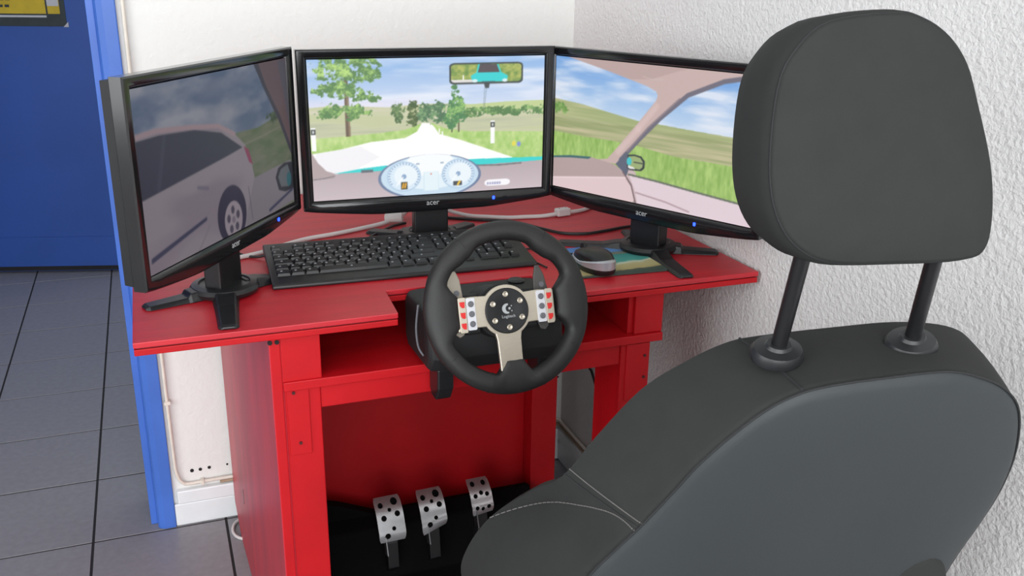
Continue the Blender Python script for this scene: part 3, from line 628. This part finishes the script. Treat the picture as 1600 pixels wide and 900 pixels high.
cres = [(.0075 * math.cos(math.radians(a)) - .0005, .0075 * math.sin(math.radians(a)) + .003) for a in range(70, 300, 15)] + [(.0038 * math.cos(math.radians(a)) + .0012, .0048 * math.sin(math.radians(a)) + .003) for a in range(285, 75, -15)]
MB().prism(cres, -.0142, -.0136, 'y').build('maker_emblem', 'logo', hub)
for dx, dz, r in ((.0035, .003, .0018), (.0068, .0066, .001), (.0068, -.0008, .001)): MB().prism([(dx + x, dz + z) for x, z in disc(r, 10)], -.0142, -.0136, 'y').build('emblem_dot', 'logo', hub)
for sx in (-1, 1):
    x0, x1 = sorted((sx * .048, sx * .0615)); pn = MB().prism(rrect(x0, x1, -.0225, .0245, .002, 3), -.0125, -.0098, 'y').build('button_panel', 'panelw', spk, bevel=.0005)
    for k in range(3): MB().lathe([(0, -.0120), (.0042, -.0120), (.0044, -.0140), (.0034, -.0150), (0, -.0150)], (sx * .0547, 0, .0155 - k * .0145), 16, 'y').build('round_button', 'greybtn', pn, smooth='auto')
    x0, x1 = sorted((sx * .062, sx * .0735)); p2 = MB().prism(rrect(x0, x1, -.0255, .026, .002, 3), -.0125, -.0098, 'y').build('button_strip', 'alu', spk, bevel=.0005)
    for k in range(3):
        z = .0155 - k * .0155; MB().prism([(sx * .0638, z + .0042), (sx * .0715, z + .0042), (sx * .0712, z - .001), (sx * .068, z - .0045), (sx * .0645, z - .0045)], -.0142, -.0124, 'y').build('red_button', 'redbtn', p2, bevel=.0004)
    pdx = [(.057, .020), (.060, .052), (.065, .065), (.072, .067), (.083, .056), (.087, .036), (.085, .010), (.076, -.02), (.074, -.028), (.068, -.033), (.062, -.030), (.052, -.015)] if sx < 0 else [(.054, .022), (.056, .045), (.060, .062), (.066, .063), (.073, .048), (.078, .02), (.074, -.02), (.073, -.030), (.067, -.036), (.060, -.034), (.052, -.015)]
    pd = MB().prism([(sx * x, z) for x, z in pdx], .012, .016, 'y').build('shift_paddle', 'paddle' if sx < 0 else 'paddle_dark', **W, bevel=.001)
    MB().lathe([(0, .0125), (.0042, .0125), (.0042, .014), (0, .014)], (sx * .067, -.002, .033), 14, 'y').build('paddle_screw', 'greybtn', pd, smooth='auto')
    MB().box(sx * .045 - .012, sx * .045 + .012, .012, .04, -.03, .03).build('paddle_mount', 'mblack', **W, bevel=.004)

# ------------------------------------------------------------------ pedals
pu = thing('pedal_set', 'black pedal unit with three drilled steel pedals under the desk', 'pedals', (-.50, -.55, 0))
pr = [(-.79, .001), (-.43, .001), (-.43, .215), (-.45, .222), (-.485, .205), (-.53, .115), (-.62, .085), (-.78, .045), (-.79, .03)]
hbx = MB().prism([(y + .55, z) for y, z in pr], -.223, .226, 'x').build('pedal_housing', 'foot_mat', pu, bevel=.004)
MB().prism([(-.223, .10), (-.223, .262), (-.19, .252), (-.105, .214), (-.105, .10)], .095, .122, 'y').build('black_wedge', 'foot_mat', pu, bevel=.004)  # black wedge, higher towards the left, at the back of the pedals
for x in (-.09, .03): MB().box(x, x + .004, -.2, -.03, .06, .10).build('deck_rib', 'foot_mat', pu)
def pedal(x, z, wd, h, holes, slant, rot):
    pv = (x + .50, 0, z)
    Vv = []; F = []; nx, nz = 10, 14; th = .0022
    for s in (0, 1):
        for j in range(nz + 1):
            for i in range(nx + 1):
                a = i / nx * 2 - 1; b = j / nz * 2 - 1
                zz = b * h / 2; 
                if b < 0: zz += -b * slant * (a) * h * .5
                rr = 1 - .10 * max(0, abs(b) - .82) / .18
                yy = .030 * (b + .25) ** 2 * .5 - (0.004 if b < -.35 else 0) * min(1, (-.35 - b) / .2 if b < -.35 else 0)
                Vv.append((a * wd / 2 * rr, yy + s * th, zz))
    n = (nx + 1) * (nz + 1); id = lambda s, i, j: s * n + j * (nx + 1) + i
    for j in range(nz):
        for i in range(nx):
            F.append((id(0, i, j), id(0, i + 1, j), id(0, i + 1, j + 1), id(0, i, j + 1))); F.append((id(1, i, j), id(1, i, j + 1), id(1, i + 1, j + 1), id(1, i + 1, j)))
    for i in range(nx): F.append((id(0, i, 0), id(1, i, 0), id(1, i + 1, 0), id(0, i + 1, 0))); F.append((id(0, i, nz), id(0, i + 1, nz), id(1, i + 1, nz), id(1, i, nz)))
    for j in range(nz): F.append((id(0, 0, j), id(0, 0, j + 1), id(1, 0, j + 1), id(1, 0, j))); F.append((id(0, nx, j), id(1, nx, j), id(1, nx, j + 1), id(0, nx, j + 1)))
    ob = MB().add(Vv, F).build('pedal_plate', 'pedal', pu, pv, rot, smooth='auto')
    ct = MB()
    for hx, hz, hr in holes: ct.prism([(hx + u, hz + v) for u, v in disc(hr, 16)], -.05, .06, 'y')
    co = ct.build('cutter', 'black'); co.parent = pu; co.location = pv; co.rotation_euler = rot
    md = ob.modifiers.new('b', 'BOOLEAN'); md.object = co; md.operation = 'DIFFERENCE'; md.solver = 'EXACT'
    bpy.context.view_layer.update()
    me = bpy.data.meshes.new_from_object(ob.evaluated_get(bpy.context.evaluated_depsgraph_get())); ob.modifiers.clear(); ob.data = me; bpy.data.objects.remove(co)
    MB().add([(x * .93, y + .0045, z * .95) for x, y, z in Vv], F).build('hole_shade_sheet', 'foot_mat', ob)  # black sheet added behind the plate so its holes look shaded
    MB().prism([(.014, .02), (.030, .02), (.052, -.08), (.045, -.11), (.025, -.10), (.012, -h / 2 - .006)], -.011, .011, 'x').build('pedal_arm', 'black', ob, bevel=.001)
    MB().box(-.0155, -.0135, -.001, .02, -h / 2 - .026, -h / 2 + .01).build('arm_edge', 'steel', ob)
H1 = [(-.015, .028, .0052), (.013, .032, .0070), (.001, .018, .0038), (-.013, .004, .0056), (.015, .009, .0056), (.004, -.018, .0042), (-.010, -.031, .0058)]
pedal(-.606, .262, .054, .086, H1, 0, (math.radians(-22), 0, math.radians(2)))
pedal(-.520, .266, .053, .080, [(a, b * .90, r) for a, b, r in H1], .18, (math.radians(-22), 0, math.radians(2)))
pedal(-.418, .276, .046, .070, [(-.012, .025, .0050), (.011, .025, .0050), (-.012, .002, .0046), (.001, .007, .0044), (.013, .003, .0046), (-.012, -.022, .0044), (.0, -.025, .0040), (.013, -.022, .0044)], .06, (math.radians(-22), 0, math.radians(2)))

# ------------------------------------------------------------------ car seat
P0 = Vector((-.411, -1.5427, .9659)); c17, s17 = math.cos(math.radians(17)), math.sin(math.radians(17))
seat = thing('car_seat', 'charcoal car seat with headrest seen from behind, facing the desk', 'car seat', (P0.x, P0.y, 0), (0, 0, math.radians(-10)))
def sp3(s, t, f): return Vector((s, -t * s17 + f * c17, P0.z + t * c17 + f * s17))
CTL = [((-.20, -.56), (-.285, -.56, .17)), ((-.235, -.44), (-.312, -.45, .17)), ((-.243, -.34), (-.310, -.39, .165)), ((-.222, -.25), (-.285, -.328, .16)), ((-.197, -.205), (-.243, -.278, .15)), ((-.176, -.173), (-.226, -.203, .10)),
       ((-.152, -.13), (-.198, -.152, .10)), ((-.129, -.088), (-.160, -.091, .10)), ((-.091, -.04), (-.124, -.06, .10)), ((-.06, -.017), (-.084, -.037, .10)), ((-.027, -.008), (-.05, -.03, .10)), ((.03, -.003), (.025, -.025, .10)),
       ((.08, -.001), (.092, -.023, .10)), ((.115, -.010), (.150, -.032, .10)), ((.150, -.028), (.185, -.053, .10)), ((.177, -.058), (.21, -.095, .10)), ((.197, -.113), (.225, -.155, .105)), ((.203, -.168), (.235, -.22, .12)),
       ((.199, -.22), (.245, -.28, .14)), ((.192, -.27), (.26, -.33, .15)), ((.188, -.34), (.27, -.40, .16)), ((.188, -.45), (.27, -.47, .17)), ((.175, -.56), (.26, -.56, .17))]
SUBD = 5
rear = catmull([Vector((a[0], a[1], 0)) for a, b in CTL], SUBD); front = catmull([Vector(b) for a, b in CTL], SUBD)
nO = len(rear); cen = Vector((-.02, -.30, 0))
def gpoint(i, x, off=0.0):   # on the gusset: i = outline index (float), x = 0 rear .. 1 front
    i0 = max(0, min(nO - 2, int(i))); fr = i - i0
    a = rear[i0].lerp(rear[i0 + 1], fr); b = front[i0].lerp(front[i0 + 1], fr)
    tg = (rear[i0 + 1] - rear[i0]); tg.z = 0; nr = Vector((-tg.y, tg.x, 0)).normalized()
    p = a.lerp(b, x); blg = .003 * math.sin(PI * min(1, x * 1.0))
    if b.z > .12: blg += (b.z - .12) * .18 * math.sin(PI * x) ** 2
    ed = -.006 * max(0, 1 - x / .06) ** 2
    p = p + nr * (blg + ed + off); return sp3(p.x, p.y, p.z)
XS = [0, .02, .05, .10, .2, .35, .5, .65, .8, .92, 1.0]
MB().rings([[gpoint(i, x) for i in range(nO)] for x in XS], False, False, closed=False).build('side_gusset', 'fab', seat, smooth=True)
# back panel
Rb = []
for k in (1.0, .985, .96, .92, .85, .75, .6, .45, .3, .15, .02):
    b = -.016 * (1 - k ** 5) ** .8 if k < 1 else .003
    ring = []
    for i in range(nO):
        p = cen + (rear[i] - cen) * k; hol = .010 * math.exp(-((p.x - .05) / .09) ** 2 - ((p.y + .22) / .14) ** 2)
        ring.append(sp3(p.x, p.y, b + hol * (1 - k ** 3)))
    Rb.append(ring)
MB().rings(Rb, False, True, closed=True).build('back_panel', 'fab_back', seat, smooth=True)
cf = Vector((-.02, -.34, .03))
MB().rings([[sp3(*(front[i])) for i in range(nO)]] + [[sp3(*((Vector((cf.x, cf.y, front[i].z + e)) * (1 - k) + Vector((front[i].x, front[i].y, front[i].z + e)) * k))) for i in range(nO)] for k, e in ((.94, .012), (.85, .006), (.7, -.02), (.4, -.035), (.05, -.035))], False, True).build('front_cushion', 'fab', seat, smooth=True)
MB().tube([sp3(rear[i].x, rear[i].y, .0012) for i in range(0, nO)], .0011, 6, 1).build('panel_seam', 'seam', seat, smooth=True)
g = lambda pts, r, mt, nm: MB().tube([gpoint(i, x, .0006) for i, x in pts], r, 5, 1).build(nm, mt, seat)
def gl(i0, i1, n=24, x0=.02, x1=1.0): return [(i0 + (i1 - i0) * k / n, x0 + (x1 - x0) * k / n) for k in range(n + 1)]
g(gl(46.5, 47.5), .0013, 'seam', 'shoulder_seam')
st = lambda P, nm: [g(P[k:k + 2], .0008, 'thread', nm) for k in range(0, len(P) - 1, 2)]
def stitch_mesh(P):
    mbx = MB()
    for k in range(0, len(P) - 1):
        a, b = gpoint(*P[k], .0008), gpoint(*P[k + 1], .0008); t = MB().tube([a, a.lerp(b, .7)], .0006, 5, 1); mbx.add(t.v, t.f)
    return mbx
stitch_mesh(gl(25.6, 26.2, 60)).build('stitch_line', 'thread', seat)
P2 = [(24.3 + .2 * k / 44 * 0 - 9.5 * (k / 44) ** 2.2 + 4.5 * (k / 44) * (1 - k / 44), .02 + .98 * k / 44) for k in range(45)]
stitch_mesh(P2).build('stitch_line', 'thread', seat)
g(gl(25.0, 25.4), .0010, 'seam', 'bolster_seam')
fl_ = MB(); fl_.rings([[sp3(.148 + .042 * k * math.cos(q), -.345 + .094 * k * math.sin(q), -.010 - .016 * (1 - k * k) + .012 * (k > .98)) for q in [2 * PI * a / 32 for a in range(32)]] for k in (1, .97, .9, .75, .5, .2)], False, True).build('fold_shadow_bulge', 'fab', seat, smooth=True)  # added bulge in darker fabric, standing in for a shadowed fold
# posts and collars
for s0, s1 in ((-.0575, -.062), (.0760, .058)):
    a, b = sp3(s0, -.014, .05), sp3(s1, .15, .05)
    MB().tube([a - (b - a) * .2, b], .0072, 16, 1).build('headrest_post', 'black', seat, smooth='auto')
    ax = (b - a).normalized(); q = Vector((0, 0, 1)).rotation_difference(ax).to_matrix()
    col_ = MB().lathe([(.0, -.006), (.024, -.006), (.025, .0), (.022, .005), (.013, .007), (.011, .010), (.0, .010)], (0, 0, 0), 28)
    col_.v = [tuple(q @ Vector((x * 1.0, y * .85, z)) + a + ax * .006) for x, y, z in col_.v]
    col_.build('post_collar', 'collar', seat, smooth='auto')
# headrest
c8, s8 = math.cos(math.radians(-8)), math.sin(math.radians(-8)); HO = (.025, -.0078, 1.086)
def hp(s, t, f): return Vector((HO[0] + s, HO[1] - t * s8 + f * c8, HO[2] + t * c8 + f * s8))
HC = [(-.075, -.013), (-.107, .002), (-.126, .03), (-.133, .07), (-.129, .128), (-.116, .157), (-.088, .180), (-.030, .187), (-.004, .182), (.019, .168), (.036, .147), (.048, .117), (.065, .066), (.071, .024), (.067, -.006), (.046, -.0155), (-.015, -.016)]
ho = catmull([Vector((a, b, 0)) for a, b in HC], 5, True); hc = Vector((-.03, .082, 0))
def hring(k, f, grow=0.0):
    R = []; n = len(ho)
    for i in range(n):
        tg = (ho[(i + 1) % n] - ho[i - 1]).normalized(); nr = Vector((-tg.y, tg.x, 0)) 
        p = hc + (ho[i] - hc) * k + (nr * grow); R.append(hp(p.x, p.y, f))
    return R
dpt = .105
MB().rings([hring(1, .004, -.003), hring(1, .008, .0), hring(1, .02, .002), hring(1, .05, .002), hring(1, .075, -.002), hring(.98, .09, -.008), hring(.92, .10, -.014), hring(.75, .106, -.014), hring(.3, .108, 0)], False, True).build('headrest_pad', 'fab', seat, smooth=True)
MB().rings([hring(1, .004, -.003)] + [hring(k, -.010 * (1 - k ** 6) + .003) for k in (.975, .95, .9, .8, .6, .4, .2, .02)], False, True).build('headrest_back', 'fab', seat, smooth=True)
sr = hring(1, .0035, -.0026); MB().tube(sr + [sr[0]], .0012, 6, 1).build('headrest_seam', 'seam', seat, smooth=True)
# cushion and base, mostly hidden by the backrest
cu = MB(); pf = [(.10, .30), (.12, .44), (.30, .42), (.47, .45), (.52, .42), (.52, .32), (.48, .28), (.12, .26)]
cu.rings([[(x, y, z * k + (1 - k) * .35) for y, z in pf] for x, k in ((-.22, .8), (-.205, .97), (-.12, 1), (.12, 1), (.205, .97), (.22, .8))]).build('seat_cushion', 'fab', seat, smooth='auto', bevel=.006)
for sx in (-1, 1):
    MB().box(sx * .16 - .02, sx * .16 + .02, .08, .5, .0, .03).build('floor_rail', 'black', seat, bevel=.002)
    MB().box(sx * .16 - .015, sx * .16 + .015, .12, .16, .03, .29).build('seat_support', 'black', seat); MB().box(sx * .16 - .015, sx * .16 + .015, .42, .46, .03, .29).build('seat_support', 'black', seat)
    MB().box(sx * .19 - .012, sx * .19 + .012, .11, .20, .26, .46).build('recliner_plate', 'black', seat, bevel=.004)

# ------------------------------------------------------------------ cables
def cable(name, pts, r, mt, label, base=None):
    b = Vector(base or pts[0]); o = MB().tube([tuple(Vector(p) - b) for p in pts], r, 10, 8).build(name, mt, None, tuple(b), smooth=True); return tag(o, label, 'cable')
zc = ZD + .0045
vw = thing('video_cable', 'white video cable with bulky plug trailing left behind the keyboard', 'cable', (-.534, -.326, ZD))
def V(pts): return [(x + .534, y + .326, z - ZD) for x, y, z in pts]
MB().tube(V([(-.49, -.285, .83), (-.515, -.305, .815), (-.545, -.335, .8065), (-.60, -.36, .8045), (-.66, -.385, .8045), (-.714, -.402, .8045), (-.76, -.43, .8045), (-.80, -.462, .8045), (-.85, -.485, .8045), (-.885, -.49, .8045)]), .004, 10, 6).build('lead', 'cable_w', vw, smooth=True)
MB().tube(V([(-.475, -.275, .83), (-.505, -.315, .817), (-.525, -.34, .812)]), .0055, 10, 5).build('second_lead', 'cable_w', vw, smooth=True)
MB().tube(V([(-.548, -.328, .812), (-.515, -.342, .815)]), [.009, .011], 10, 1).build('plug', 'cable_w', vw, smooth='auto', bevel=.002)
v2 = thing('video_cable', 'white video cable with ferrite block running towards the right monitor', 'cable', (-.2, -.38, ZD))
def V2(pts): return [(x + .2, y + .38, z - ZD) for x, y, z in pts]
MB().tube(V2([(-.43, -.28, .83), (-.41, -.30, .812), (-.375, -.33, .8045), (-.341, -.352, .8045), (-.30, -.372, .8045), (-.266, -.377, .8045), (-.23, -.382, .8045), (-.199, -.381, .806), (-.164, -.374, .806), (-.13, -.362, .8045), (-.096, -.339, .8045), (-.07, -.31, .8045)]), .004, 10, 6).build('lead', 'cable_w', v2, smooth=True)
fb = MB().prism(rrect(-.012, .012, -.0085, .0085, .003, 3), -.0075, .0075, 'x'); fb = MB().box(-.016, .016, -.009, .009, 0, .016).build('ferrite_block', 'cable_w', v2, (-.182 + .2, -.377 + .38, .0006), (0, 0, .16), bevel=.003)
for x in (-.008, .008): MB().prism([(x + a, b) for a, b in disc(.0014, 8)], .0158, .0163).build('rivet', 'hole', fb)
cable('power_cable', [(-.46, -.31, .81), (-.429, -.325, .804), (-.37, -.362, .8035), (-.303, -.402, .8035), (-.265, -.47, .8035), (-.239, -.512, .8035), (-.20, -.528, .8035), (-.161, -.523, .8035), (-.11, -.51, .8035), (-.066, -.502, .8035), (-.03, -.47, .8035)], .003, 'cable_b', 'black cable crossing the red desktop between middle and right monitors')
cable('power_cable', [(-.51, -.345, .8035), (-.54, -.36, .8035), (-.58, -.40, .8035), (-.605, -.43, .8035), (-.62, -.46, .8035), (-.60, -.49, .8035)], .0025, 'cable_b', 'black cable curling out beside the middle monitor stand')
cable('keyboard_cable', [(-.798, -.50, .81), (-.815, -.49, .8045), (-.835, -.47, .803), (-.85, -.43, .803), (-.84, -.38, .803)], .0022, 'cable_b', 'thin black cable leaving the back left corner of the keyboard')
cable('mouse_cable', [(-.28, -.668, .812), (-.29, -.64, .804), (-.315, -.60, .8025), (-.345, -.585, .8025), (-.365, -.60, .8025), (-.372, -.63, .8025), (-.36, -.665, .8025), (-.352, -.70, .8025)], .0016, 'cable_b', 'thin black mouse cable looping beside the right end of the keyboard')
cable('floor_cable', [(-.83, -.03, .004), (-.86, -.032, .004), (-.878, -.05, .004), (-.884, -.08, .004), (-.878, -.105, .004), (-.862, -.122, .004), (-.83, -.14, .004)], .0038, 'cable_w', 'white cable loop on the floor tiles behind the red side panel')
cable('hanging_cable', [(-.006, -.12, .62), (-.006, -.14, .48), (-.006, -.165, .358), (-.006, -.190, .340), (-.006, -.214, .316), (-.006, -.226, .30), (-.006, -.26, .26), (-.008, -.33, .21), (-.010, -.45, .18)], .003, 'cable_b', 'black cable hanging on the rough wall under the desk')
